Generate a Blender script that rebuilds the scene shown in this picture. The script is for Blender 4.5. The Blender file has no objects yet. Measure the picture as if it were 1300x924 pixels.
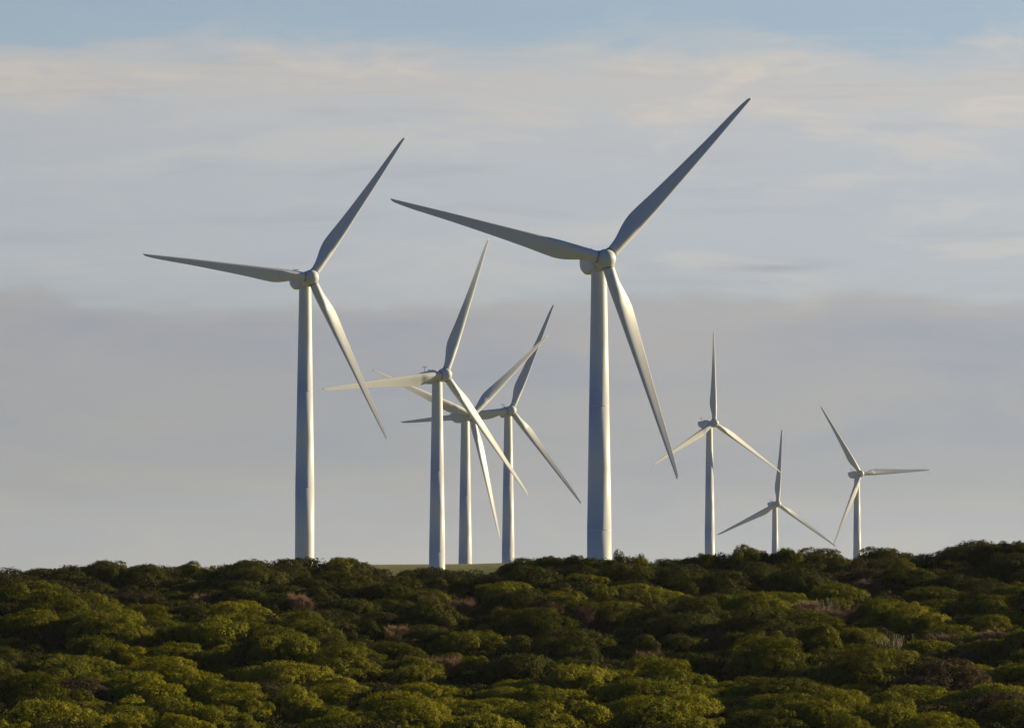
import bpy, math, random
import numpy as np
from mathutils import Matrix, Vector

sc = bpy.context.scene
col = sc.collection
R = math.radians
rng = np.random.default_rng(11)
random.seed(5)

# ------------------------------------------------------------------ camera
F, HOR, CX, CY = 5417.0, 720.0, 650.0, 462.0        # pixels of the 1300 x 924 photograph
PITCH = math.atan((HOR - CY) / F)
cam = bpy.data.cameras.new('camera')
cam.sensor_width = 36.0
cam.lens = 36.0 * F / 1300.0
cam.clip_start, cam.clip_end = 1.0, 60000.0
camo = bpy.data.objects.new('camera', cam)
col.objects.link(camo)
camo.location = (0, 0, 0)
camo.rotation_euler = (math.pi / 2 + PITCH, 0, 0)
sc.camera = camo

# ------------------------------------------------------------------ light
SUN_AZ, SUN_EL = R(67), R(14.5)                        # azimuth clockwise from +Y
sun_dir = Vector((math.sin(SUN_AZ) * math.cos(SUN_EL), math.cos(SUN_AZ) * math.cos(SUN_EL), math.sin(SUN_EL)))
sl = bpy.data.lights.new('sun', 'SUN')
sl.energy, sl.angle, sl.color = 5.0, R(0.5), (1.0, 0.80, 0.46)
so = bpy.data.objects.new('sun', sl)
so.rotation_euler = sun_dir.to_track_quat('Z', 'Y').to_euler()
col.objects.link(so)
vs = sc.view_settings
EXPO = 0.7
vs.view_transform, vs.look, vs.exposure, vs.gamma, vs.use_curve_mapping = 'Standard', 'None', EXPO, 1.0, False


def lin(c):
    return tuple(((v / 255) / 12.92 if v / 255 <= 0.04045 else ((v / 255 + 0.055) / 1.055) ** 2.4) for v in c) + (1.0,)


class NT:
    """small helper for node trees"""
    def __init__(self, nt):
        self.nt = nt

    def n(self, kind, **kw):
        nd = self.nt.nodes.new(kind)
        for k, v in kw.items():
            setattr(nd, k, v)
        return nd

    def l(self, a, b):
        self.nt.links.new(a, b)

    def math(self, op, a, b=None, c=None, clamp=False):
        nd = self.n('ShaderNodeMath', operation=op, use_clamp=clamp)
        for i, v in enumerate((a, b, c)):
            if v is None:
                continue
            if isinstance(v, (int, float)):
                nd.inputs[i].default_value = v
            else:
                self.l(v, nd.inputs[i])
        return nd.outputs[0]

    def ramp(self, fac, stops, interp='LINEAR'):
        nd = self.n('ShaderNodeValToRGB')
        cr = nd.color_ramp
        cr.interpolation = interp
        while len(cr.elements) < len(stops):
            cr.elements.new(0.5)
        for e, (p, c) in zip(cr.elements, stops):
            e.position = p
            e.color = c if len(c) == 4 else tuple(c) + (1,)
        self.l(fac, nd.inputs[0])
        return nd.outputs[0]

    def mix(self, fac, a, b, blend='MIX'):
        nd = self.n('ShaderNodeMix', data_type='RGBA', blend_type=blend)
        for s, v in ((nd.inputs[0], fac), (nd.inputs[6], a), (nd.inputs[7], b)):
            if isinstance(v, (int, float)):
                s.default_value = v
            elif isinstance(v, tuple):
                s.default_value = v
            else:
                self.l(v, s)
        return nd.outputs[2]

    def noise(self, vec, scale, detail=4.0, rough=0.5, dist=0.0):
        nd = self.n('ShaderNodeTexNoise')
        nd.inputs['Scale'].default_value = scale
        nd.inputs['Detail'].default_value = detail
        nd.inputs['Roughness'].default_value = rough
        nd.inputs['Distortion'].default_value = dist
        if vec is not None:
            self.l(vec, nd.inputs['Vector'])
        return nd.outputs[0]

    def mapping(self, vec, scale=(1, 1, 1), loc=(0, 0, 0), rot=(0, 0, 0)):
        nd = self.n('ShaderNodeMapping')
        nd.inputs['Scale'].default_value = scale
        nd.inputs['Location'].default_value = loc
        nd.inputs['Rotation'].default_value = rot
        self.l(vec, nd.inputs[0])
        return nd.outputs[0]


# ------------------------------------------------------------------ sky
world = bpy.data.worlds.new('World')
sc.world = world
world.use_nodes = True
W = NT(world.node_tree)
bg = world.node_tree.nodes['Background']
sky = W.n('ShaderNodeTexSky', sky_type='NISHITA', sun_disc=False, sun_elevation=SUN_EL, sun_rotation=SUN_AZ)
sky.altitude = 20.0; sky.dust_density = 0.0; sky.ozone_density = 6.5; sky.air_density = 0.65
STR = 0.05
bg.inputs[1].default_value = STR
tc = W.n('ShaderNodeTexCoord').outputs['Generated']
sep = W.n('ShaderNodeSeparateXYZ'); W.l(tc, sep.inputs[0])
Z = sep.outputs[2]
# clouds: stratus bank low down, pale streaky layer above it, clear air higher up
big = W.noise(W.mapping(tc, (9, 9, 45)), 1.0, 3, 0.5)
mid = W.noise(W.mapping(tc, (28, 28, 120)), 1.0, 6, 0.6, 0.4)
wisp = W.noise(W.mapping(tc, (22, 22, 95), (3, 1, 4)), 1.0, 8, 0.58, 0.5)
fine = W.noise(W.mapping(tc, (16, 16, 190), (7, 2, 1)), 1.0, 6, 0.6, 0.4)
zp = W.math('ADD', Z, W.math('MULTIPLY', W.math('SUBTRACT', big, 0.5), 0.016))
zp = W.math('ADD', zp, W.math('MULTIPLY', W.math('SUBTRACT', mid, 0.5), 0.014))
u = W.math('DIVIDE', zp, 0.16, clamp=True)


def py(y):                                          # elevation of a photo row as ramp position
    return (HOR - y) / F / 0.16


cl = W.ramp(u, [
    (0.0, lin((176, 178, 178))), (py(690), lin((172, 176, 180))), (py(610), lin((161, 165, 170))),
    (py(500), lin((161, 165, 170))), (py(412), lin((165, 167, 172))), (py(388), lin((170, 171, 173))), (py(372), lin((176, 182, 187))),
    (py(330), lin((180, 186, 192))), (py(230), lin((182, 188, 194))), (py(150), lin((189, 191, 193))),
    (py(105), lin((197, 194, 190))), (py(66), lin((186, 192, 195))), (py(52), lin((170, 187, 198))), (1.0, lin((163, 182, 195)))])
# warm lit wisps in the upper layer, strongest towards the sun
wm = W.ramp(u, [(py(420), (0, 0, 0)), (py(330), (.35, .35, .35)), (py(250), (.3, .3, .3)), (py(150), (.5, .5, .5)), (py(100), (1, 1, 1)), (py(60), (.55, .55, .55)), (py(15), (0.1, 0.1, 0.1))])
wf = W.ramp(wisp, [(0.47, (0, 0, 0)), (0.64, (1, 1, 1))], 'EASE')
side = W.math('MULTIPLY_ADD', sep.outputs[0], 2.0, 0.75, clamp=True)
wf = W.math('MULTIPLY', W.math('MULTIPLY', wf, wm), side)
cl = W.mix(W.math('MULTIPLY', wf, 0.9), cl, lin((216, 205, 190)))
# faint mauve streaks
df = W.ramp(fine, [(0.50, (0, 0, 0)), (0.72, (1, 1, 1))], 'EASE')
dm = W.ramp(u, [(py(700), (.2, .2, .2)), (py(420), (.35, .35, .35)), (py(340), (.5, .5, .5)), (py(120), (.6, .6, .6)), (py(50), (0, 0, 0))])
cl = W.mix(W.math('MULTIPLY', W.math('MULTIPLY', df, dm), 0.6), cl, lin((166, 168, 178)))
# uneven density inside the bank: warmer and cooler patches
blot = W.noise(W.mapping(tc, (14, 14, 60), (2, 5, 3)), 1.0, 5, 0.6, 0.5)
bm = W.ramp(u, [(py(720), (.5, .5, .5)), (py(420), (1, 1, 1)), (py(380), (.2, .2, .2))])
bt = W.ramp(blot, [(0.36, (0.90, 0.935, 1.0)), (0.64, (1.07, 1.03, 0.98))])
cl = W.mix(bm, cl, W.mix(1.0, cl, bt, 'MULTIPLY'))
# a single small dark lens of cloud
ex = W.math('POWER', W.math('DIVIDE', W.math('SUBTRACT', sep.outputs[0], 0.0615), 0.0125), 2.0)
ez = W.math('POWER', W.math('DIVIDE', W.math('ADD', W.math('SUBTRACT', Z, 0.0703), W.math('MULTIPLY', W.math('SUBTRACT', wisp, 0.5), 0.006)), 0.0010), 2.0)
lens = W.math('EXPONENT', W.math('MULTIPLY', W.math('ADD', ex, ez), -1.0))
cl = W.mix(W.math('MULTIPLY', lens, 0.55), cl, lin((150, 157, 168)))
# the bank is brighter towards the sun
glow = W.math('MULTIPLY_ADD', sep.outputs[0], 0.5, 1.0)
cs = W.n('ShaderNodeVectorMath', operation='SCALE'); W.l(cl, cs.inputs[0]); W.l(W.math('DIVIDE', glow, STR * 2 ** EXPO), cs.inputs[3])
# coverage: full low bank, thinning upward; the clouds lie ahead of the camera, clear behind it
cov = W.ramp(W.math('DIVIDE', zp, 0.4, clamp=True), [(0.0, (1, 1, 1)), (0.27, (.96, .96, .96)), (0.36, (.8, .8, .8)), (0.5, (.35, .35, .35)), (1.0, (.0, .0, .0))])
ahead = W.math('MULTIPLY_ADD', sep.outputs[1], 1.6, 0.0, clamp=True)
# unseen blue-grey bank low behind the camera, added to cool the shaded sides
low = W.ramp(W.math('DIVIDE', zp, 0.4, clamp=True), [(0.0, (1, 1, 1)), (0.55, (.9, .9, .9)), (1.0, (0, 0, 0))])
behind = W.math('MULTIPLY_ADD', sep.outputs[1], -1.8, 0.25, clamp=True)
dk = tuple(v / (STR * 2 ** EXPO) for v in (0.085, 0.162, 0.262)) + (1,)
rear = W.mix(W.math('MULTIPLY', low, behind), sky.outputs[0], dk)
W.l(W.mix(W.math('MULTIPLY', cov, ahead), rear, cs.outputs[0]), bg.inputs[0])


# ------------------------------------------------------------------ materials
def material(name):
    m = bpy.data.materials.new(name)
    m.use_nodes = True
    t = NT(m.node_tree)
    b = m.node_tree.nodes['Principled BSDF']
    return m, t, b


def paint(name, c, rough=0.42, dirt=0.12, streak=True):
    m, t, b = material(name)
    oc = t.n('ShaderNodeTexCoord').outputs['Object']
    n1 = t.noise(t.mapping(oc, (1.2, 1.2, 0.12) if streak else (1, 1, 1)), 1.0, 5, 0.6)
    n2 = t.noise(oc, 0.25, 3, 0.5)
    f = t.math('MULTIPLY', t.math('ADD', n1, n2), dirt, clamp=True)
    dark = tuple(v * 0.62 for v in c) + (1,)
    t.l(t.mix(f, tuple(c) + (1,), dark), b.inputs['Base Color'])
    t.l(t.math('MULTIPLY_ADD', n1, 0.25, rough - 0.1), b.inputs['Roughness'])
    b.inputs['Specular IOR Level'].default_value = 0.35
    return m


M_TOWER = paint('tower_paint', (0.68, 0.715, 0.76), 0.45, 0.12)
M_BLADE = paint('blade_gelcoat', (0.68, 0.715, 0.76), 0.40, 0.10, False)
M_NAC = paint('nacelle_shell', (0.64, 0.675, 0.72), 0.45, 0.12, False)
M_RING = paint('flange_ring', (0.36, 0.37, 0.38), 0.6, 0.2, False)
M_DARK, _, b = material('dark_metal'); b.inputs['Base Color'].default_value = (0.06, 0.06, 0.065, 1); b.inputs['Roughness'].default_value = 0.5


def leafmat(name, cols, trans=0.22):
    """cols: three leaf colours; a face attribute 'tone' and the object's random value choose between them"""
    m, t, b = material(name)
    at = t.n('ShaderNodeAttribute', attribute_name='tone').outputs['Fac']
    oi = t.n('ShaderNodeObjectInfo').outputs['Random']
    f = t.math('ADD', t.math('MULTIPLY', at, 0.65), t.math('MULTIPLY', oi, 0.35))
    c = t.ramp(f, [(0.12, cols[0]), (0.5, cols[1]), (0.9, cols[2])])
    t.l(c, b.inputs['Base Color'])
    b.inputs['Roughness'].default_value = 0.8
    b.inputs['Specular IOR Level'].default_value = 0.08
    tr = t.n('ShaderNodeBsdfTranslucent')
    t.l(t.mix(1.0, c, (1.25, 1.2, 0.55, 1), 'MULTIPLY'), tr.inputs[0])
    ms = t.n('ShaderNodeMixShader'); ms.inputs[0].default_value = trans
    out = m.node_tree.nodes['Material Output']
    t.l(b.outputs[0], ms.inputs[1]); t.l(tr.outputs[0], ms.inputs[2]); t.l(ms.outputs[0], out.inputs[0])
    return m


LEAF = {
    'olive': leafmat('olive_leaves', [(0.054, 0.064, 0.005), (0.122, 0.130, 0.009), (0.228, 0.205, 0.016)]),
    'yellow-green': leafmat('yellow_green_leaves', [(0.098, 0.108, 0.006), (0.200, 0.200, 0.010), (0.340, 0.300, 0.022)]),
    'dark green': leafmat('dark_green_leaves', [(0.028, 0.036, 0.007), (0.058, 0.068, 0.011), (0.105, 0.106, 0.018)]),
    'brownish': leafmat('brown_leaves', [(0.040, 0.030, 0.018), (0.075, 0.055, 0.032), (0.110, 0.085, 0.048)], 0.2),
}
M_LOW = leafmat('low_scrub_leaves', [(0.020, 0.026, 0.008), (0.045, 0.048, 0.014), (0.085, 0.072, 0.026)])


def barkmat(name, a, c):
    m, t, b = material(name)
    oc = t.n('ShaderNodeTexCoord').outputs['Object']
    t.l(t.ramp(t.noise(oc, 6, 4, 0.6), [(0.3, a), (0.7, c)]), b.inputs['Base Color'])
    b.inputs['Roughness'].default_value = 0.85
    return m


M_BARK = barkmat('grey_bark', (0.055, 0.045, 0.036), (0.13, 0.11, 0.09))
M_TWIG = barkmat('dry_twigs', (0.11, 0.066, 0.038), (0.21, 0.130, 0.075))
M_STALK = barkmat('pale_stalks', (0.20, 0.17, 0.12), (0.34, 0.29, 0.21))

M_GROUND, t, b = material('scrub_ground')
oc = t.n('ShaderNodeTexCoord').outputs['Object']
soil = t.ramp(t.noise(oc, 0.9, 6, 0.65), [(0.3, (0.020, 0.020, 0.010)), (0.55, (0.045, 0.038, 0.020)), (0.75, (0.085, 0.066, 0.038))])
pasture = t.ramp(t.noise(t.mapping(oc, (1, 1, 6)), 0.5, 8, 0.8), [(0.42, (0.120, 0.135, 0.022)), (0.58, (0.220, 0.205, 0.055))])
sp = t.n('ShaderNodeSeparateXYZ'); t.l(oc, sp.inputs[0])
far = t.math('MULTIPLY_ADD', t.math('ADD', sp.outputs[1], t.math('MULTIPLY', t.noise(oc, 0.02, 2), 120)), 0.02, -11.0, clamp=True)
t.l(t.mix(far, soil, pasture), b.inputs['Base Color'])
b.inputs['Roughness'].default_value = 0.95
bp = t.n('ShaderNodeBump'); bp.inputs['Strength'].default_value = 0.8; bp.inputs['Distance'].default_value = 0.4
t.l(t.noise(oc, 2.5, 6, 0.7), bp.inputs['Height']); t.l(bp.outputs[0], b.inputs['Normal'])


# ------------------------------------------------------------------ mesh helpers
def mesh_np(name, V, Q, mat, smooth=False, tone=None):
    """V (n,3), Q (m,k) faces of equal size"""
    me = bpy.data.meshes.new(name)
    V = np.asarray(V, np.float32); Q = np.asarray(Q, np.int32)
    k = Q.shape[1]
    me.vertices.add(len(V)); me.vertices.foreach_set('co', V.ravel())
    me.loops.add(Q.size); me.loops.foreach_set('vertex_index', Q.ravel())
    me.polygons.add(len(Q))
    me.polygons.foreach_set('loop_start', np.arange(0, Q.size, k, dtype=np.int32))
    me.polygons.foreach_set('loop_total', np.full(len(Q), k, np.int32))
    if smooth:
        me.polygons.foreach_set('use_smooth', np.ones(len(Q), bool))
    if tone is not None:
        a = me.attributes.new('tone', 'FLOAT', 'FACE'); a.data.foreach_set('value', np.asarray(tone, np.float32))
    me.materials.append(mat)
    me.update(); me.validate()
    return me


def ob(name, me, parent=None):
    o = bpy.data.objects.new(name, me)
    col.objects.link(o)
    o.parent = parent
    return o


def rings(rs):
    """closed-ring loft with pole caps: rs = list of (k,3) arrays -> V, quads (caps as degenerate-free fans of quads)"""
    k = len(rs[0]); V = np.vstack(rs); Q = []
    for i in range(len(rs) - 1):
        a, c = i * k, (i + 1) * k
        for j in range(k):
            j2 = (j + 1) % k
            Q.append((a + j, a + j2, c + j2, c + j))
    return V, Q


def loft(name, rs, mat, caps=True, smooth=True):
    V, Q = rings(rs); k = len(rs[0]); n = len(rs)
    faces = [tuple(q) for q in Q]
    if caps:
        faces.append(tuple(range(k - 1, -1, -1)))
        faces.append(tuple(range((n - 1) * k, n * k)))
    me = bpy.data.meshes.new(name)
    me.from_pydata([tuple(map(float, v)) for v in V], [], faces)
    me.polygons.foreach_set('use_smooth', np.array([smooth and len(f) == 4 for f in faces]))
    me.materials.append(mat); me.update()
    return me


def circ(r, k=48):
    a = np.linspace(0, 2 * np.pi, k, endpoint=False)
    return np.cos(a) * r, np.sin(a) * r


# ------------------------------------------------------------------ terrain
SKX = np.array([-200, 0, 60, 110, 150, 190, 240, 262, 300, 340, 390, 430, 450, 475, 520, 570, 600, 650, 690, 730, 765, 812, 860, 915, 945, 1000, 1040, 1080, 1130, 1160, 1190, 1230, 1262, 1300, 1500.])
SKY = np.array([716, 717, 716, 716, 719, 717, 713, 719, 715, 711, 710, 708, 712, 719, 720, 721, 720, 717, 712, 706, 707, 705, 704, 702, 695, 698, 700, 700, 698, 700, 694, 694, 687, 686, 684.])
RIDGE, FOOT = 372.0, 262.0
TB = {  # turbines: hub point, yaw, phase of the first blade
    0: (768.7, 329.0, 755.8, 17.6, 43.5), 1: (394.5, 352.5, 976.1, 23.5, 35.7), 2: (564.6, 475.6, 1157., 35.6, 23.0),
    3: (598.7, 527.0, 1383.5, 35.5, 49.4), 4: (649.0, 521.0, 1493.6, 17.5, 23.6), 5: (906.8, 537.0, 1898.9, 34.5, 2.2),
    6: (987.2, 639.4, 2325.6, 20.8, 5.4), 7: (1092.3, 601.2, 2190.0, 25.5, 87.2)}


def ray_at(px, pyy, d):
    """world point at forward distance d on the sight line of a photo pixel"""
    x = (px - CX) / F
    z = (CY - pyy) / F
    v = np.array([x, math.cos(PITCH) - z * math.sin(PITCH), math.sin(PITCH) + z * math.cos(PITCH)])
    return v / v[1] * d


def project(P):
    P = np.atleast_2d(P)
    d = P[:, 1] * math.cos(PITCH) + P[:, 2] * math.sin(PITCH)
    upc = -P[:, 1] * math.sin(PITCH) + P[:, 2] * math.cos(PITCH)
    return CX + F * P[:, 0] / d, CY - F * upc / d


HUBH, TILT = 70.0, R(5)
bases = []
for i, (px, pyy, d, yaw, ph) in TB.items():
    h = ray_at(px, pyy, d)
    bx_, by_ = h[0] - 3.6 * math.sin(R(yaw)), h[1] + 3.6 * math.cos(R(yaw))
    bases.append((bx_, by_, h[2] - HUBH))
ctrl = np.array(bases + [(-300, 700, -14), (300, 700, -10), (-500, 1500, -18), (600, 1500, -14), (-1500, 2500, -25), (1500, 2500, -25), (0, 3500, -25),
                         (-250, 1150, -14), (300, 1200, -12), (-900, 900, -18), (900, 900, -15), (0, 5000, -20), (-3000, 5000, -20), (3000, 5000, -20)])


def fbm(x, y, s, seed=0):
    v = 0
    for k in range(4):
        f = s * 1.9 ** k
        v = v + np.sin(x * f * 1.3 + seed + k * 1.7 + 1.4 * np.sin(y * f * .8 + k)) * np.cos(y * f * 1.1 + seed * 2 + k * 2.3 + 1.2 * np.sin(x * f * .7 + 2 * k)) / 1.7 ** k
    return v / 2.2


def height(x, y):
    x = np.asarray(x, float); y = np.asarray(y, float)
    px = CX + F * x / RIDGE
    # bush tops stand about 2.1 m above the ridge
    ridge = (HOR - np.interp(px, SKX, SKY)) / F * RIDGE - np.interp(px, [700, 800], [1.82, 2.05])
    foot = -12.3 + 0.5 * fbm(x, y, 0.05, 3)
    s = np.clip((y - FOOT) / (RIDGE - FOOT), 0, 1)
    slope = foot + (ridge - foot) * (0.85 * s + 0.15 * (3 * s * s - 2 * s ** 3)) + 1.2 * fbm(x, y, 0.075, 1) * np.sin(np.pi * s)
    near = -12.3 * np.clip(y / 200, 0, 1) ** 1.2 - 1.7 * (1 - np.clip(y / 200, 0, 1)) + 0.5 * fbm(x, y, 0.05, 3) * np.clip(y / 200, 0, 1)
    near = np.where(y < 0, -1.7 - 1.0 * (1 - np.exp(-(np.abs(y) / 400))), near)
    # beyond: inverse-distance surface through the turbine feet
    num = 0; den = 0
    for cx_, cy_, cz in ctrl:
        w = 1 / (((x - cx_) ** 2 + (y - cy_) ** 2 + 30) ** 1.5)
        num = num + w * cz; den = den + w
    back = num / den
    gz = np.interp(x, [-400, -80, -50, -43, -12, 0, 8, 60, 400], [-9, -7, -.6, 0.85, 1.05, 1.45, 1.8, -1, -4])
    g = np.exp(-((y - 1285) / 42) ** 2) * np.exp(-(np.maximum(np.abs(x) - 150, 0) / 150) ** 2)
    back = back * (1 - g) + gz * g
    t = np.clip((y - RIDGE) / 130, 0, 1); t = t * t * (3 - 2 * t)
    z = np.where(y <= FOOT, near, np.where(y <= RIDGE, slope, ridge * (1 - t) + back * t))
    # widen: far to the sides everything eases to a plain
    e = np.clip((np.abs(x) - 500) / 1500, 0, 1)
    return z * (1 - e) + (-14) * e


def axis(parts):
    out = []
    for a, c, st in parts:
        out += list(np.arange(a, c, st))
    return np.array(out + [parts[-1][1]])


gx = axis([(-6000, -1500, 500), (-1500, -300, 60), (-300, -60, 10), (-60, 60, 1.0), (60, 300, 8), (300, 1500, 60), (1500, 6000, 500)])
gy = axis([(-3000, -200, 400), (-200, 220, 20), (220, 420, 1.25), (420, 700, 8), (700, 1600, 8), (1600, 2500, 25), (2500, 7000, 300)])
X, Y = np.meshgrid(gx, gy)
Zt = height(X, Y)
Vg = np.stack([X.ravel(), Y.ravel(), Zt.ravel()], 1)
nx, ny = len(gx), len(gy)
ii, jj = np.meshgrid(np.arange(nx - 1), np.arange(ny - 1))
a = (jj * nx + ii).ravel()
gr = ob('ground', mesh_np('ground', Vg, np.stack([a, a + 1, a + 1 + nx, a + nx], 1), M_GROUND, True))
gr['kind'] = 'structure'


# ------------------------------------------------------------------ wind turbine meshes
def tower_mesh():
    prof = [(-1.5, 2.2), (0, 2.2), (22, 2.17), (44, 1.80), (HUBH - 1.6, 1.38)]
    rs = []
    zs = [-1.5, 0, 11, 22, 22.0, 33, 44, 44, 56, HUBH - 2.2, HUBH - 1.55]
    pz, pr = zip(*prof)
    for z in zs:
        r = float(np.interp(z, pz, pr))
        cx_, cy_ = circ(r, 56)
        rs.append(np.stack([cx_, cy_, np.full(56, z)], 1))
    return loft('tower', rs, M_TOWER)


def ring_mesh(z, r, w, out, mat, name):
    rs = []
    for dz, dr in ((-w, 0), (-w, out), (w, out), (w, 0)):
        cx_, cy_ = circ(r + dr, 56)
        rs.append(np.stack([cx_, cy_, np.full(56, z + dz)], 1))
    return loft(name, rs, mat, caps=False, smooth=False)


def section(c, tc_, blend, n=30):
    """airfoil loop: x towards leading edge, y thickness (negative = upwind, pressure side)"""
    th = np.linspace(0, 2 * np.pi, n, endpoint=False)
    xc = 0.5 * (1 + np.cos(th))                       # 1 = leading edge, 0 = trailing edge
    q = 1 - xc
    yt = 5 * tc_ * (0.2969 * np.sqrt(q) - 0.126 * q - 0.3516 * q ** 2 + 0.2843 * q ** 3 - 0.1036 * q ** 4)
    camber = 0.04 * 4 * q * (1 - q)
    sg = np.sign(np.sin(th)); sg[0] = 0
    af = np.stack([xc * c, (sg * yt + camber) * c], 1)
    ci = np.stack([(0.5 + 0.5 * np.cos(th)) * c, 0.5 * np.sin(th) * c], 1)
    return af * blend + ci * (1 - blend)


RAD = 41.0


def blade_mesh():
    rr = np.concatenate([np.linspace(1.55, 10, 22), np.linspace(10.6, 36, 30), np.linspace(36.6, 41.0, 12)])
    ch = np.interp(rr, [1.5, 3, 4.5, 6.5, 8.6, 10.5, 14, 20, 28, 35, 38.5, 40.3, 40.8, 41], [2.05, 2.08, 2.35, 2.95, 3.35, 3.28, 2.85, 2.25, 1.6, 1.1, .80, .52, .34, .12])
    ch = np.convolve(np.pad(ch, 2, 'edge'), np.ones(5) / 5, 'valid') * (rr < 39) + ch * (rr >= 39)
    tcv = np.interp(rr, [1.5, 3, 5, 8.6, 12, 20, 30, 41], [1, 1, .72, .44, .34, .25, .20, .17])
    bl = np.interp(rr, [1.5, 2.6, 5, 8.0, 41], [0, 0, .55, 1, 1])
    tw = np.radians(np.interp(rr, [1.5, 5, 9, 14, 20, 30, 41], [19, 18, 14, 9.5, 6.5, 4.0, 1.5]) + 0.5)
    le = np.interp(rr, [1.5, 3, 8.6, 14, 20, 30, 41], [1.02, 1.04, 1.08, .95, .74, .46, .05])
    rs = []
    for r, c, t_, b_, w, L in zip(rr, ch, tcv, bl, tw, le):
        s = section(c, t_, b_)
        x = s[:, 0] - c + L                            # leading edge at +L
        y = s[:, 1]
        X_ = x * math.cos(w) + y * math.sin(w)
        Y_ = -x * math.sin(w) + y * math.cos(w)
        off = -math.tan(R(3)) * r + 0.72 * (r / RAD) ** 2
        rs.append(np.stack([X_, Y_ + off, np.full(len(x), r)], 1))
    return loft('blade', rs, M_BLADE)


def collar_mesh():
    rs = []
    for z, r in ((1.25, 1.06), (1.25, 1.16), (1.62, 1.16), (1.62, 1.10), (1.80, 1.10), (1.80, 1.03)):
        cx_, cy_ = circ(r, 40)
        rs.append(np.stack([cx_, cy_ - math.tan(R(3)) * z, np.full(40, z)], 1))
    return loft('root_collar', rs, M_RING, caps=False, smooth=False)


def hub_mesh():
    # lathe round local Y (upwind is -Y)
    prof = [(2.05, 0.9), (2.0, 1.25), (1.55, 1.62), (0.8, 1.78), (0, 1.80), (-0.7, 1.72), (-1.3, 1.52), (-1.75, 1.18), (-2.05, 0.78), (-2.2, 0.4), (-2.26, 0.12)]
    rs = []
    for y, r in prof:
        cx_, cz_ = circ(r, 40)
        rs.append(np.stack([cx_, np.full(40, y), -cz_], 1)[:, [0, 1, 2]])
    return loft('hub', rs[::-1], M_NAC)


def nacelle_mesh():
    # side profile in (y downwind, z) from the rotor end to the rear, swept over a rounded width
    st = [(2.15, -1.35, 1.20, 1.35), (2.35, -1.62, 1.50, 1.55), (3.4, -1.75, 1.68, 1.68), (6.0, -1.78, 1.74, 1.70), (7.4, -1.70, 1.80, 1.68),
          (8.6, -1.15, 1.82, 1.62), (9.7, -0.45, 1.80, 1.52), (10.3, 0.15, 1.72, 1.38), (10.6, 0.65, 1.52, 1.15)]
    rs = []
    k = 32
    th = np.linspace(0, 2 * np.pi, k, endpoint=False)
    for y, z0, z1, hw in st:
        e = 0.28
        cx_ = np.sign(np.cos(th)) * np.abs(np.cos(th)) ** e * hw
        cz_ = np.sign(np.sin(th)) * np.abs(np.sin(th)) ** e * (z1 - z0) / 2 + (z1 + z0) / 2
        rs.append(np.stack([cx_, np.full(k, y), cz_], 1))
    return loft('nacelle', rs, M_NAC)


def boxes_mesh(name, lst, mat):
    V = []; Fc = []
    for (x0, x1, y0, y1, z0, z1) in lst:
        n = len(V)
        V += [(x0, y0, z0), (x1, y0, z0), (x1, y1, z0), (x0, y1, z0), (x0, y0, z1), (x1, y0, z1), (x1, y1, z1), (x0, y1, z1)]
        Fc += [(n, n + 3, n + 2, n + 1), (n + 4, n + 5, n + 6, n + 7), (n, n + 1, n + 5, n + 4), (n + 1, n + 2, n + 6, n + 5), (n + 2, n + 3, n + 7, n + 6), (n + 3, n, n + 4, n + 7)]
    me = bpy.data.meshes.new(name); me.from_pydata(V, [], Fc); me.materials.append(mat); me.update()
    return me


me_tower, me_blade, me_collar, me_hub, me_nac = tower_mesh(), blade_mesh(), collar_mesh(), hub_mesh(), nacelle_mesh()
me_fl = [ring_mesh(22.0, 2.17, .06, .012, M_TOWER, 'flange'), ring_mesh(44.0, 1.80, .06, .012, M_TOWER, 'flange')]
me_yaw = ring_mesh(HUBH - 1.72, 1.36, .14, .10, M_RING, 'yaw_ring')
me_mast = boxes_mesh('sensor_mast', [(-.05, .05, 9.35, 9.45, 1.7, 3.2), (-.6, .6, 9.36, 9.44, 3.15, 3.25), (-.04, .04, 8.9, 9.9, 3.25, 3.33),
                                     (-.62, -.54, 9.3, 9.5, 3.25, 3.5), (.54, .62, 9.3, 9.5, 3.25, 3.5)], M_DARK)
me_hatch = boxes_mesh('roof_hatch', [(-.75, .75, 4.2, 6.2, 1.60, 1.92)], M_NAC)
me_louv = boxes_mesh('aviation_light', [(-.16, .16, 7.2, 7.5, 1.75, 2.35)], M_DARK)

TM = Matrix.Rotation(-TILT, 4, 'X')                  # tilts the upwind end up


def build_turbine(first=None):
    root = bpy.data.objects.new('wind_turbine', None); col.objects.link(root)
    for nm, me in (('tower', me_tower),):
        tw = ob(nm, me, root)
        for f in me_fl:
            ob('flange', f, tw)
        ob('yaw_ring', me_yaw, tw)
    nc = ob('nacelle', me_nac, root); ob('sensor_mast', me_mast, nc); ob('roof_hatch', me_hatch, nc); ob('aviation_light', me_louv, nc)
    ob('hub', me_hub, root)
    for k in range(3):
        bl = ob('blade', me_blade, root); ob('root_collar', me_collar, bl)
    return root


def copy_tree(o, parent=None):
    c = o.copy(); col.objects.link(c); c.parent = parent
    for ch in [x for x in bpy.data.objects if x.parent == o]:
        copy_tree(ch, c)
    return c


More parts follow.
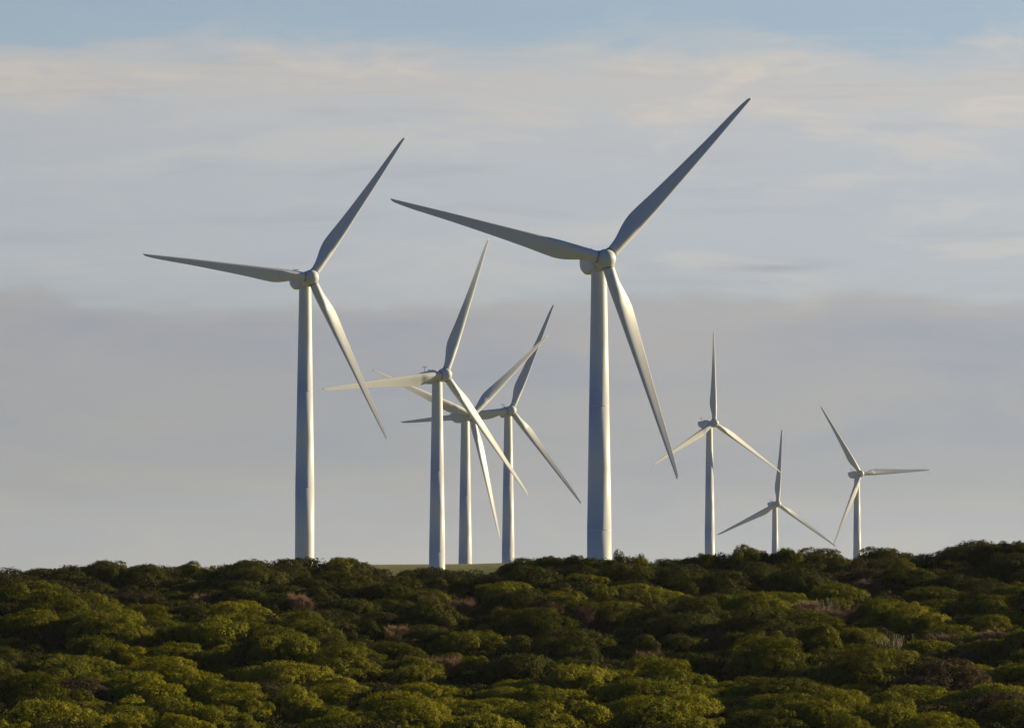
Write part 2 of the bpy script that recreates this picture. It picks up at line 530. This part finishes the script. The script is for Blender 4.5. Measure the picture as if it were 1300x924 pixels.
TL = ['largest white wind turbine, nearest of all, its long blades crossing the top right sky',
      'second largest white wind turbine, standing alone on the left of the ridge',
      'white wind turbine, second from left, its left blade lit golden by the sun',
      'white wind turbine whose hub hides behind the lower blade of the turbine in front',
      'slim white wind turbine just left of the largest one, its upper blade tip crossing another',
      'distant white wind turbine with one blade pointing straight up, right of the largest turbine',
      'smallest and lowest distant wind turbine, only its upper tower showing above the scrub',
      'rightmost distant white wind turbine with one blade pointing level to the right']
proto = build_turbine()
for i, (px, pyy, d, yaw, ph) in TB.items():
    root = proto if i == 0 else copy_tree(proto)
    bx_, by_, bz_ = bases[i]
    root.location = (bx_, by_, bz_); root.rotation_euler = (0, 0, R(yaw))
    root['label'] = TL[i]; root['category'] = 'wind turbine'; root['group'] = 'white wind turbines behind the scrub ridge'
    k = 0
    for ch in [x for x in bpy.data.objects if x.parent == root]:
        nm = ch.name.split('.')[0]
        H = Matrix.Translation((0, -3.6, HUBH)) @ TM
        if nm in ('hub', 'nacelle'):
            ch.matrix_basis = H
        elif nm == 'blade':
            tt = R(ph + 120 * k); k += 1
            # blade local X = direction of rotation, Y = downwind, Z = radial
            ch.matrix_basis = H @ Matrix.Rotation(tt, 4, 'Y')


# ------------------------------------------------------------------ shrubs
def leaf_quads(P, N, L, Wd, tone, rg):
    """one bent-free leaf quad at each P, facing N"""
    n = len(P)
    r = rg.normal(size=(n, 3))
    t_ = np.cross(N, r); t_ /= np.linalg.norm(t_, axis=1, keepdims=True) + 1e-9
    b_ = np.cross(N, t_)
    l = (L * rg.uniform(.65, 1.3, n))[:, None] / 2; w = (Wd * rg.uniform(.65, 1.3, n))[:, None] / 2
    V = np.stack([P - t_ * l, P - b_ * w + t_ * l * .1, P + t_ * l, P + b_ * w + t_ * l * .1], 1).reshape(-1, 3)
    Q = np.arange(4 * n).reshape(-1, 4)
    return V, Q, tone


def unit(v):
    return v / (np.linalg.norm(v, axis=-1, keepdims=True) + 1e-9)


def tubes(segs, k=5):
    """segs: list of polylines [(p, r), ...]"""
    V = []; Q = []
    for pl in segs:
        base = len(V)
        for i, (p, r) in enumerate(pl):
            p = np.array(p, float)
            q = np.array(pl[min(i + 1, len(pl) - 1)][0], float) - np.array(pl[max(i - 1, 0)][0], float)
            q = unit(q); s = unit(np.cross(q, [0.3, .9, .1])); t_ = np.cross(q, s)
            for j in range(k):
                an = 2 * math.pi * j / k
                V.append(p + r * (math.cos(an) * s + math.sin(an) * t_))
        for i in range(len(pl) - 1):
            for j in range(k):
                a_ = base + i * k + j; b_ = base + i * k + (j + 1) % k
                Q.append((a_, b_, b_ + k, a_ + k))
    return np.array(V), np.array(Q)


def crown(a, h, nl, seed, shape='dome', tufts_per=24, leaves=24, L=0.115, gap=0.0, lod=1.0):
    rg = np.random.default_rng(seed)
    C = []
    for i in range(int(nl * 1.5)):
        if shape == 'flat':
            ang = rg.uniform(0, 2 * np.pi); q = math.sqrt(rg.uniform(0, 1))
            c = np.array([a * .74 * q * math.cos(ang), a * .74 * q * math.sin(ang), h * (.74 - .22 * q * q) + rg.normal() * .08 * h])
            r = a * rg.uniform(.20, .34)
        elif shape == 'ragged':
            ang = rg.uniform(0, 2 * np.pi); q = math.sqrt(rg.uniform(0, 1)); zz = rg.uniform(.25, .9)
            c = np.array([a * .8 * q * math.cos(ang), a * .8 * q * math.sin(ang), h * zz * (1 - .4 * q * q)])
            r = a * rg.uniform(.16, .30)
        else:
            ang = rg.uniform(0, 2 * np.pi); el = math.asin(rg.uniform(0.02, 1))
            c = np.array([a * .68 * math.cos(el) * math.cos(ang), a * .68 * math.cos(el) * math.sin(ang), h * (.22 + .52 * math.sin(el))])
            c *= rg.uniform(.86, 1.14)
            r = min(a, 2.6) * rg.choice([.16, .22, .28, .36]) * rg.uniform(.85, 1.15)
        C.append((c, r))
    # big low lobes that close the body
    if shape != 'ragged':
        for i in range(5):
            ang = i * 1.257 + rg.uniform(-.3, .3)
            C.append((np.array([a * .5 * math.cos(ang), a * .5 * math.sin(ang), h * .30]), a * .34))
    P = []; N = []; T = []
    cs = np.array([c for c, r in C]); rsz = np.array([r for c, r in C])
    for ci, (c, r) in enumerate(C):
        nt = int(tufts_per * lod * (r / (a * .3)) ** 2 * (a / 2.0) ** 1.6) + 6
        d = unit(rg.normal(size=(nt, 3))); d[:, 2] = np.where(d[:, 2] < -.35, -d[:, 2], d[:, 2])
        tc_ = c + r * d * np.array([1.08, 1.08, .62]) * rg.uniform(.86, 1.16, (nt, 1))
        dist = np.linalg.norm((tc_[:, None] - cs[None]) / np.array([1.08, 1.08, .62]), axis=2) / rsz[None]
        dist[:, ci] = 9
        keep = (dist.min(1) > .80) & (tc_[:, 2] > .05 * h) & (rg.uniform(size=nt) > gap)
        tc_ = tc_[keep]; d = d[keep]
        tr = 0.27 / math.sqrt(lod)
        nl_ = leaves if lod >= 1 else leaves // 2
        o = unit(rg.normal(size=(len(tc_), nl_, 3)))
        o = unit(o + 0.9 * d[:, None, :])
        p = tc_[:, None] + o * tr * rg.uniform(.5, 1.15, (len(tc_), nl_, 1))
        nn = unit(o * .9 + d[:, None] * .5 + rg.normal(size=o.shape) * .45)
        tn = np.repeat(np.clip(rg.normal(.5, .2, (len(tc_), 1)), 0, 1), nl_, 1) * .6 + rg.uniform(0, .4, (len(tc_), nl_))
        P.append(p.reshape(-1, 3)); N.append(nn.reshape(-1, 3)); T.append(tn.ravel())
    # inner foliage, larger leaves, so no light leaks through the body
    ni = int(700 * lod * (a / 2) ** 2)
    ci = rg.integers(0, len(C), ni)
    pin = cs[ci] + unit(rg.normal(size=(ni, 3))) * (rsz[ci] * rg.uniform(.2, .8, ni))[:, None] * [1, 1, .8]
    if shape != 'ragged':
        pin[:, 2] *= .95
    P = np.vstack(P); N = np.vstack(N); T = np.concatenate(T)
    V1, Q1, T1 = leaf_quads(P, N, L / lod ** .5 * 1.0, L * .72 / lod ** .5, T, rg)
    V2, Q2, T2 = leaf_quads(pin, unit(rg.normal(size=pin.shape)), .42, .34, rg.uniform(0, .6, ni), rg)
    V = np.vstack([V1, V2]); Q = np.vstack([Q1, Q2 + len(V1)]); T = np.concatenate([T1, T2])
    V[:, 2] = np.maximum(V[:, 2], .02)
    return V, Q, T, C


def limbs(C, a, h, seed, n=10):
    rg = np.random.default_rng(seed)
    segs = []
    for i in rg.permutation(len(C))[:n]:
        c, r = C[i]
        s = np.array([rg.normal() * .08, rg.normal() * .08, -.15])
        m = s * .45 + c * .55 + np.array([c[0] * .12, c[1] * .12, -h * .12])
        e = c + np.array([0, 0, r * .3])
        segs.append([(s, .075 * a / 2), (m, .05 * a / 2), (e, .02)])
        for k in range(3):
            d = unit(rg.normal(size=3) + [0, 0, .6])
            segs.append([(m * .3 + c * .7, .03), (c + d * r * rg.uniform(.8, 1.3), .012)])
    return tubes(segs)


KINDS = {  # name: (a, h, lobes, shape, lod)
    'dome_a': (2.0, 2.4, 16, 'dome'), 'dome_b': (1.9, 2.1, 14, 'dome'), 'dome_c': (2.2, 2.6, 20, 'dome'), 'dome_d': (1.6, 2.0, 12, 'dome'),
    'flat_a': (2.4, 2.2, 22, 'flat'), 'flat_b': (2.1, 1.9, 18, 'flat'), 'flat_c': (2.7, 2.4, 26, 'flat'),
    'small_a': (1.15, 1.5, 9, 'dome'), 'small_b': (1.3, 1.7, 10, 'dome'), 'small_c': (1.0, 1.3, 8, 'dome'),
    'big_a': (3.4, 3.0, 34, 'dome'), 'big_b': (3.1, 2.7, 30, 'dome'),
    'ragged_a': (1.7, 2.6, 20, 'ragged'), 'ragged_b': (1.4, 2.3, 16, 'ragged')}
SHAPEWORD = {'dome': 'domed', 'flat': 'flat-topped', 'small': 'rounded', 'big': 'mounded', 'ragged': 'ragged'}
cache = {}


def crown_cached(kind, lod=1.0):
    key = (kind, lod)
    if key not in cache:
        a, h, nl, shp = KINDS[kind]
        cache[key] = crown(a, h, nl, sum(map(ord, kind)) * 7, shp, lod=lod, gap=.12 if shp == 'ragged' else 0.0)
    return cache[key]


fol_me = {}; br_me = {}


def foliage_mesh(kind, colour):
    if (kind, colour) not in fol_me:
        V, Q, T, C = crown_cached(kind)
        fol_me[(kind, colour)] = mesh_np('foliage', V, Q, LEAF[colour], tone=T)
    return fol_me[(kind, colour)]


def branch_mesh(kind):
    if kind not in br_me:
        a, h, nl, shp = KINDS[kind]
        V, Q = limbs(crown_cached(kind)[3], a, h, sum(map(ord, kind)), 14)
        br_me[kind] = mesh_np('branches', V, Q, M_BARK, True)
    return br_me[kind]


def dead_meshes(seed, a, h, mat, n=420, stalks=False):
    rg = np.random.default_rng(seed)
    segs = []; tw = []
    if stalks:
        for i in range(n):
            ang = rg.uniform(0, 6.28); q = a * math.sqrt(rg.uniform()); s = np.array([q * math.cos(ang), q * math.sin(ang), 0])
            hh = h * rg.uniform(.3, .95); e = s + [rg.normal() * .30, rg.normal() * .30, hh]
            tw.append([(s, .010), ((s + e) / 2 + rg.normal(size=3) * .06, .008), (e, .016 if rg.uniform() < .4 else .005)])
        return None, mesh_np('stalks', *tubes(tw, 3), mat)
    for i in range(11):
        ang = rg.uniform(0, 6.28); sp_ = rg.uniform(.1, 1)
        e = np.array([a * .75 * sp_ * math.cos(ang), a * .75 * sp_ * math.sin(ang), h * rg.uniform(.55, .8)])
        m = e * .5 + [0, 0, -.1 * h]
        segs.append([((0, 0, -.1), .06), (m, .04), (e, .018)])
        for k in range(n // 11):
            f = rg.uniform(.35, 1)
            p = m * (1 - f) + e * f if f > .3 else m
            d = unit(rg.normal(size=3) * [1, 1, .6] + unit(e) * 1.1 + [0, 0, .5])
            l_ = rg.uniform(.3, .8) * a * .5
            p2 = p + d * l_
            tw.append([(p, .013), (p2, .007)])
            for z in range(3):
                d2 = unit(d + rg.normal(size=3) * .6)
                p1 = p + d * l_ * rg.uniform(.3, .9)
                tw.append([(p1, .010), (p1 + d2 * l_ * .5, .005)])
    return mesh_np('branches', *tubes(segs, 5), M_BARK, True), mesh_np('twigs', *tubes(tw, 3), mat)


DEAD = [dead_meshes(1, 1.8, 1.9, M_TWIG, 900), dead_meshes(2, 1.5, 2.1, M_TWIG, 800), dead_meshes(3, 1.2, 2.2, M_STALK, 330)]
STALKS = [dead_meshes(8, 1.7, 1.7, M_STALK, 110, True), dead_meshes(9, 1.5, 1.5, M_STALK, 95, True)]

# ---- where the shrubs stand
plants = []     # dicts: x y kind colour s(a-scale) hs(height scale) rot


def at_base(px, base_py):
    """ground point seen at this pixel on the hillside"""
    for y in np.arange(FOOT - 20, RIDGE + 14, 0.5):
        x = (px - CX) / F * y
        qx, qy = project(np.array([[x, y, float(height(x, y))]]))
        if qy[0] <= base_py:
            return x, y
    return (px - CX) / F * RIDGE, RIDGE


def special(px, top, wpx, kind, colour, ratio=.55, ridge=False, dist=None):
    if ridge:
        y = dist or RIDGE - 2; x = (px - CX) / F * y
    else:
        x, y = at_base(px, top + wpx * ratio)
    zg = float(height(x, y))
    ztop = (HOR - top) / F * y
    a0, h0 = (KINDS[kind][0], KINDS[kind][1]) if kind in KINDS else {'dead0': (1.8, 1.9), 'dead1': (1.5, 2.1), 'dead2': (1.2, 2.2), 'stalk0': (1.7, 1.7), 'stalk1': (1.5, 1.5)}[kind]
    s = wpx / F * y / 2 / a0
    hs = float(np.clip((ztop - zg) / h0 / 1.02, .5 * s, (3.2 if ridge else 1.5) * s))
    plants.append(dict(x=x, y=y, kind=kind, colour=colour, s=s, hs=hs, rot=random.uniform(0, 6.28), sp=True))


for a_ in [
    (945, 691, 46, 'dome_a', 'olive', .6, True), (975, 696, 34, 'dome_b', 'dark green', .6, True), (1000, 697, 40, 'flat_b', 'olive', .6, True),
    (1215, 692, 72, 'big_b', 'dark green', .6, True), (1263, 682, 44, 'ragged_a', 'dark green', .6, True), (1292, 684, 38, 'dome_c', 'dark green', .6, True),
    (320, 712, 96, 'big_a', 'dark green', .6, True), (430, 705, 42, 'dome_c', 'olive', .6, True), (248, 712, 44, 'dome_a', 'olive', .6, True),
    (268, 718, 24, 'small_a', 'olive', .6, True), (136, 716, 36, 'dome_d', 'dark green', .6, True), (88, 716, 44, 'dome_b', 'dark green', .6, True),
    (730, 702, 40, 'dome_c', 'dark green', .6, True), (765, 707, 40, 'dome_b', 'dark green', .6, True, 368), (785, 697, 20, 'dead0', 'brown', .6, True),
    (813, 700, 20, 'small_b', 'olive', .6, True), (925, 697, 32, 'dead2', 'pale', .6, True), (912, 702, 22, 'dead2', 'pale', .6, True), (1245, 688, 26, 'dead1', 'brown', .6, True),
    (300, 763, 122, 'big_a', 'yellow-green', .36), (958, 749, 96, 'big_b', 'yellow-green', .45), (820, 772, 84, 'big_a', 'olive', .5),
    (640, 744, 44, 'dome_a', 'olive', .8), (690, 758, 50, 'flat_b', 'brownish', .8), (585, 757, 44, 'dead0', 'brown', .8), (545, 752, 48, 'dead1', 'brown', .8),
    (1058, 767, 82, 'dead0', 'brown', .5), (1020, 760, 46, 'dead1', 'brown', .6), (1038, 752, 44, 'stalk0', 'pale', .8), (1132, 800, 56, 'stalk1', 'pale', .6), (1200, 800, 52, 'dead0', 'brown', .6),
    (1255, 796, 50, 'dead1', 'brown', .6), (1140, 709, 52, 'dome_a', 'olive', .7), (1248, 757, 66, 'flat_a', 'olive', .6), (1174, 766, 38, 'ragged_b', 'yellow-green', .9),
    (1038, 787, 66, 'dome_c', 'olive', .7), (380, 750, 56, 'dead1', 'brown', .7), (260, 752, 44, 'dead0', 'brown', .7), (66, 800, 44, 'dead0', 'brown', .6), (500, 790, 56, 'dead1', 'brown', .6), (640, 768, 40, 'dome_d', 'olive', .9),
    (1180, 727, 44, 'flat_b', 'yellow-green', .6), (1095, 733, 60, 'dead0', 'brown', .5), (150, 772, 70, 'flat_c', 'yellow-green', .5), (45, 770, 60, 'dome_c', 'olive', .6),
    (740, 765, 46, 'dead1', 'brown', .8), (1222, 822, 50, 'dead0', 'brown', .6), (560, 830, 60, 'dead0', 'brown', .6), (820, 822, 60, 'dead1', 'brown', .6), (905, 795, 46, 'dead1', 'brown', .7)]:
    special(*a_)

# generic shrubs: dart throwing, big ones first
kinds_pool = [('big_a', .06), ('big_b', .08), ('flat_c', .10), ('flat_a', .12), ('dome_c', .08), ('dome_a', .10), ('dome_b', .08), ('flat_b', .10), ('ragged_a', .07), ('ragged_b', .08), ('dome_d', .08), ('small_b', .05)]
pk, pw = zip(*kinds_pool)
pw = np.array(pw) / sum(pw)


def radius(p):
    return (KINDS[p['kind']][0] if p['kind'] in KINDS else 1.6) * p['s']


cand = []
for i in range(5200):
    y = rng.uniform(FOOT - 8, RIDGE + 9)
    hw = .12 * y
    x = rng.uniform(-hw - 7, hw + 15)
    cand.append((x, y, rng.choice(pk, p=pw), rng.uniform(.68, 1.22) * (.82 if y > 330 else .95), rng.uniform(.58, 1.05), rng.uniform(0, 6.28), rng.uniform()))
cand.sort(key=lambda c: -KINDS[c[2]][0] * c[3] * (1 + .8 * c[6]))
for x, y, kd, s, hsf, rot, q in cand:
    r = KINDS[kd][0] * s
    ok = True
    for p in plants:
        dd = math.hypot((p['x'] - x), (p['y'] - y))
        if dd < .66 * (radius(p) + r) or (p['kind'][:4] in ('dead', 'stal') and p['sp'] and abs(p['x'] - x) < .8 * (radius(p) + .4 * r) and 0 < p['y'] - y < 7):
            ok = False; break
    if not ok:
        continue
    tz = fbm(np.array(x), np.array(y), .045, 9.0) + .25 * (rng.uniform() - .5) - .35 * (y > 350) + .35 * (y < 300)
    colour = 'yellow-green' if tz > .22 else ('dark green' if tz < -.28 else 'olive')
    if rng.uniform() < .02:
        colour = 'brownish'
    if rng.uniform() < .035 and y < RIDGE - 12:
        kd = random.choice(['dead0', 'dead1']); colour = 'brown'
    hs = s * hsf
    if y > RIDGE - 26 and kd in KINDS:
        hs = min(hs, 3.0 / KINDS[kd][1])
    if y > RIDGE - 8:
        hs = min(hs, 2.35 / (KINDS[kd][1] if kd in KINDS else 2.0))
    plants.append(dict(x=x, y=y, kind=kd, colour=colour, s=s, hs=hs, rot=rot, sp=False))

# small fillers in the gaps
for i in range(2600):
    y = rng.uniform(FOOT - 6, RIDGE + 4); hw = .12 * y; x = rng.uniform(-hw - 5, hw + 8)
    kd = rng.choice(['small_a', 'small_b', 'small_c']); s = rng.uniform(.7, 1.1); r = KINDS[kd][0] * s
    if all(math.hypot(p['x'] - x, p['y'] - y) > .78 * (radius(p) + r) for p in plants):
        tz = fbm(np.array(x), np.array(y), .045, 9.0)
        plants.append(dict(x=x, y=y, kind=kd, colour='yellow-green' if tz > .2 else 'olive', s=s, hs=s, rot=rng.uniform(0, 6.28), sp=False))

# ---- how much of each one shows: painter's buffer of dome outlines, near to far
HF = 2
buf = -np.ones((924 // HF, 1300 // HF), int)
for p in plants:
    p['sx'] = random.uniform(.82, 1.22)
    p['z'] = float(height(p['x'], p['y'])) - .08
order = sorted(range(len(plants)), key=lambda i: plants[i]['y'])
yy, xx = np.mgrid[0:924 // HF, 0:1300 // HF]
for i in order:
    p = plants[i]
    a0, h0 = (KINDS[p['kind']][:2]) if p['kind'] in KINDS else (1.6, 1.9)
    ra, hh = a0 * p['s'] * .95, h0 * p['hs'] * .95
    qx, qy = project(np.array([[p['x'], p['y'], p['z']]])); qx, qy = qx[0] / HF, qy[0] / HF
    sc_ = F / p['y'] / HF
    x0, x1 = int(max(0, qx - ra * sc_)), int(min(1300 // HF, qx + ra * sc_ + 1)); y0, y1 = int(max(0, qy - hh * sc_)), int(min(924 // HF, qy + 3))
    p['px'], p['top'] = qx * HF, (qy - hh * sc_) * HF; p['vis'] = 0; p['tot'] = 0
    if x1 <= x0 or y1 <= y0:
        continue
    sx = (xx[y0:y1, x0:x1] - qx) / (ra * sc_); sy = (qy - yy[y0:y1, x0:x1]) / (hh * sc_)
    inside = (sx ** 2 + np.clip(sy, 0, 9) ** 2 < 1)
    sub = buf[y0:y1, x0:x1]
    free = inside & (sub < 0)
    sub[free] = i
cnt = np.bincount(buf[buf >= 0], minlength=len(plants))
for i, p in enumerate(plants):
    p['vis'] = int(cnt[i]) * HF * HF
    ys, xs = np.where(buf == i) if cnt[i] else ((), ())
    p['vx'] = float(np.mean(xs)) * HF if cnt[i] else p['px']; p['vy'] = float(np.mean(ys)) * HF if cnt[i] else 0
    p['crest'] = False
skyl = np.full(1300 // HF, -1)
for c_ in range(1300 // HF):
    w_ = np.where(buf[:, c_] >= 0)[0]
    if len(w_):
        skyl[c_] = buf[w_[0], c_]
for i in set(skyl.tolist()):
    if i >= 0 and (skyl == i).sum() >= 5:
        plants[i]['crest'] = True
rank = sorted((i for i in range(len(plants)) if plants[i]['vis'] >= 110), key=lambda i: -plants[i]['vis'] - (1e6 if plants[i]['sp'] and plants[i]['vis'] > 60 else 0))
single = set(rank[:292])
rest = [i for i in range(len(plants)) if i not in single]
print('plants', len(plants), 'visible>=110', len(rank), 'single', len(single), 'rest', len(rest), 'specials', sum(p['sp'] for p in plants), 'sp not single', [(round(plants[i]['px']), round(plants[i]['top'])) for i in rest if plants[i]['sp']])

# ---- labels
ZN = [(90, 'at the left edge'), (180, 'well left of the leftmost turbine'), (270, 'left of the leftmost turbine'), (345, 'just left of the leftmost tower'), (435, 'below the leftmost turbine'),
      (520, 'right of the leftmost turbine'), (575, 'below the second tower'), (620, 'below the third tower'), (690, 'below the fourth tower'), (738, 'just left of the largest tower'),
      (795, 'below the largest turbine'), (870, 'right of the largest turbine'), (935, 'below the sixth tower'), (1030, 'below the smallest turbine'), (1125, 'below the rightmost turbine'),
      (1215, 'right of the rightmost turbine'), (9999, 'at the right edge')]


def describe(p):
    zone = next(n for lim, n in ZN if p['vx'] < lim)
    if p['crest']:
        row = 'on the skyline'
    else:
        row = 'high on slope' if p['vy'] < 745 else 'mid-slope' if p['vy'] < 790 else 'low on slope' if p['vy'] < 840 else 'near the bottom' if p['vy'] < 885 else 'at the bottom edge'
    w = 2 * radius(p) * F / p['y']
    size = 'small' if w < 42 else 'large' if w > 82 else 'mid-sized'
    if p['kind'].startswith('dead'):
        return size, ('pale bare twiggy' if p['colour'] == 'pale' else 'brown dead twiggy') + ' shrub', row, zone
    if p['kind'].startswith('stalk'):
        return size, 'clump of pale dry stalks', row, zone
    return size, p['colour'] + ' ' + SHAPEWORD[p['kind'].split('_')[0]] + ' shrub', row, zone


groups = {}
for i in single:
    groups.setdefault(describe(plants[i]), []).append(i)
ORD = ['leftmost', 'second from left', 'third from left', 'fourth from left', 'fifth from left', 'sixth from left']
for key, ids in groups.items():
    ids.sort(key=lambda i: plants[i]['vx'])
    size, what, row, zone = key
    for n, i in enumerate(ids):
        if len(ids) == 1:
            pre = ''
        elif len(ids) == 2:
            pre = ('left-hand ', 'right-hand ')[n]
        elif n == len(ids) - 1:
            pre = 'rightmost '
        else:
            pre = ORD[n] + ' '
        plants[i]['label'] = f'{pre}{size} {what}, {row}, {zone}'

for i in sorted(single):
    p = plants[i]
    kd = p['kind']
    dead, st = kd.startswith('dead'), kd.startswith('stalk')
    e = bpy.data.objects.new('dead_shrub' if dead else 'dry_stalks' if st else 'shrub', None)
    col.objects.link(e)
    e.location = (p['x'], p['y'], p['z']); e.rotation_euler = (0, 0, p['rot']); e.scale = (p['s'] * p['sx'], p['s'] / p['sx'], p['hs'])
    e['label'] = p['label']; e['category'] = 'dead shrub' if dead else 'dry grass clump' if st else 'shrub'
    e['group'] = 'dead twiggy shrubs among the scrub' if dead else 'clumps of pale dry stalks' if st else 'green shrubs covering the hillside'
    if dead:
        b_, t_ = DEAD[2 if p['colour'] == 'pale' else int(kd[4])]
        ob('branches', b_, e); ob('twigs', t_, e)
    elif st:
        ob('stalks', STALKS[int(kd[5])][1], e)
    else:
        ob('foliage', foliage_mesh(kd, p['colour']), e); ob('branches', branch_mesh(kd), e)

# ---- everything too small or hidden to be told apart: one mass
VV = []; QQ = []; TT = []; nb = 0
for i in rest:
    p = plants[i]
    if p['sp'] and p['vis'] == 0 and p['kind'] not in KINDS:
        continue
    kd = p['kind'] if p['kind'] in KINDS else 'ragged_b'
    V, Q, T, C = crown_cached(kd, .35)
    c, s = math.cos(p['rot']), math.sin(p['rot'])
    v = np.stack([(V[:, 0] * c - V[:, 1] * s) * p['s'] + p['x'], (V[:, 0] * s + V[:, 1] * c) * p['s'] + p['y'], V[:, 2] * p['hs'] + p['z']], 1)
    VV.append(v); QQ.append(Q + nb); nb += len(V); TT.append(T)
# low leafy undergrowth over the ground between the shrubs
nu = 150000
uy = rng.uniform(FOOT - 12, RIDGE + 25, nu); ux = rng.uniform(-1, 1, nu) * (.12 * uy + 16)
uz = height(ux, uy)
mound = .18 + .28 * np.clip(fbm(ux, uy, .8, 4) + .5, 0, 1)
P_ = np.stack([ux, uy, uz + rng.uniform(0, 1, nu) * mound], 1)
V, Q, T = leaf_quads(P_, unit(rng.normal(size=(nu, 3)) + [0, 0, .8]), .26, .17, rng.uniform(0, 1, nu) * .6 + .4 * np.clip(fbm(ux, uy, .3, 2) + .5, 0, 1), rng)
VV.append(V); QQ.append(Q + nb); TT.append(T)
sm = ob('undergrowth', mesh_np('undergrowth', np.vstack(VV), np.vstack(QQ), M_LOW, tone=np.concatenate(TT)))
sm['kind'] = 'stuff'; sm['label'] = 'dense mass of low scrub and undergrowth filling the gaps between the shrubs'; sm['category'] = 'undergrowth'

# ------------------------------------------------------------------ air
HAZE = 0.00003
me = boxes_mesh('haze', [(-6400, 6400, -3400, 7400, -60, 160)], M_DARK)
me.materials.clear()
hm = bpy.data.materials.new('haze'); hm.use_nodes = True
nt = hm.node_tree; nt.nodes.clear()
pv = nt.nodes.new('ShaderNodeVolumePrincipled'); out = nt.nodes.new('ShaderNodeOutputMaterial')
pv.inputs['Color'].default_value = (0.80, 0.84, 0.90, 1); pv.inputs['Density'].default_value = HAZE; pv.inputs['Anisotropy'].default_value = 0.2
nt.links.new(pv.outputs[0], out.inputs['Volume'])
me.materials.append(hm)
hz = ob('haze', me); hz['kind'] = 'stuff'; hz['label'] = 'thin evening haze over the whole landscape'; hz['category'] = 'haze'

sc.render.engine = 'CYCLES'
sc.cycles.max_bounces = 8
sc.cycles.transparent_max_bounces = 8
sc.cycles.volume_bounces = 0
sc.cycles.use_denoising = True
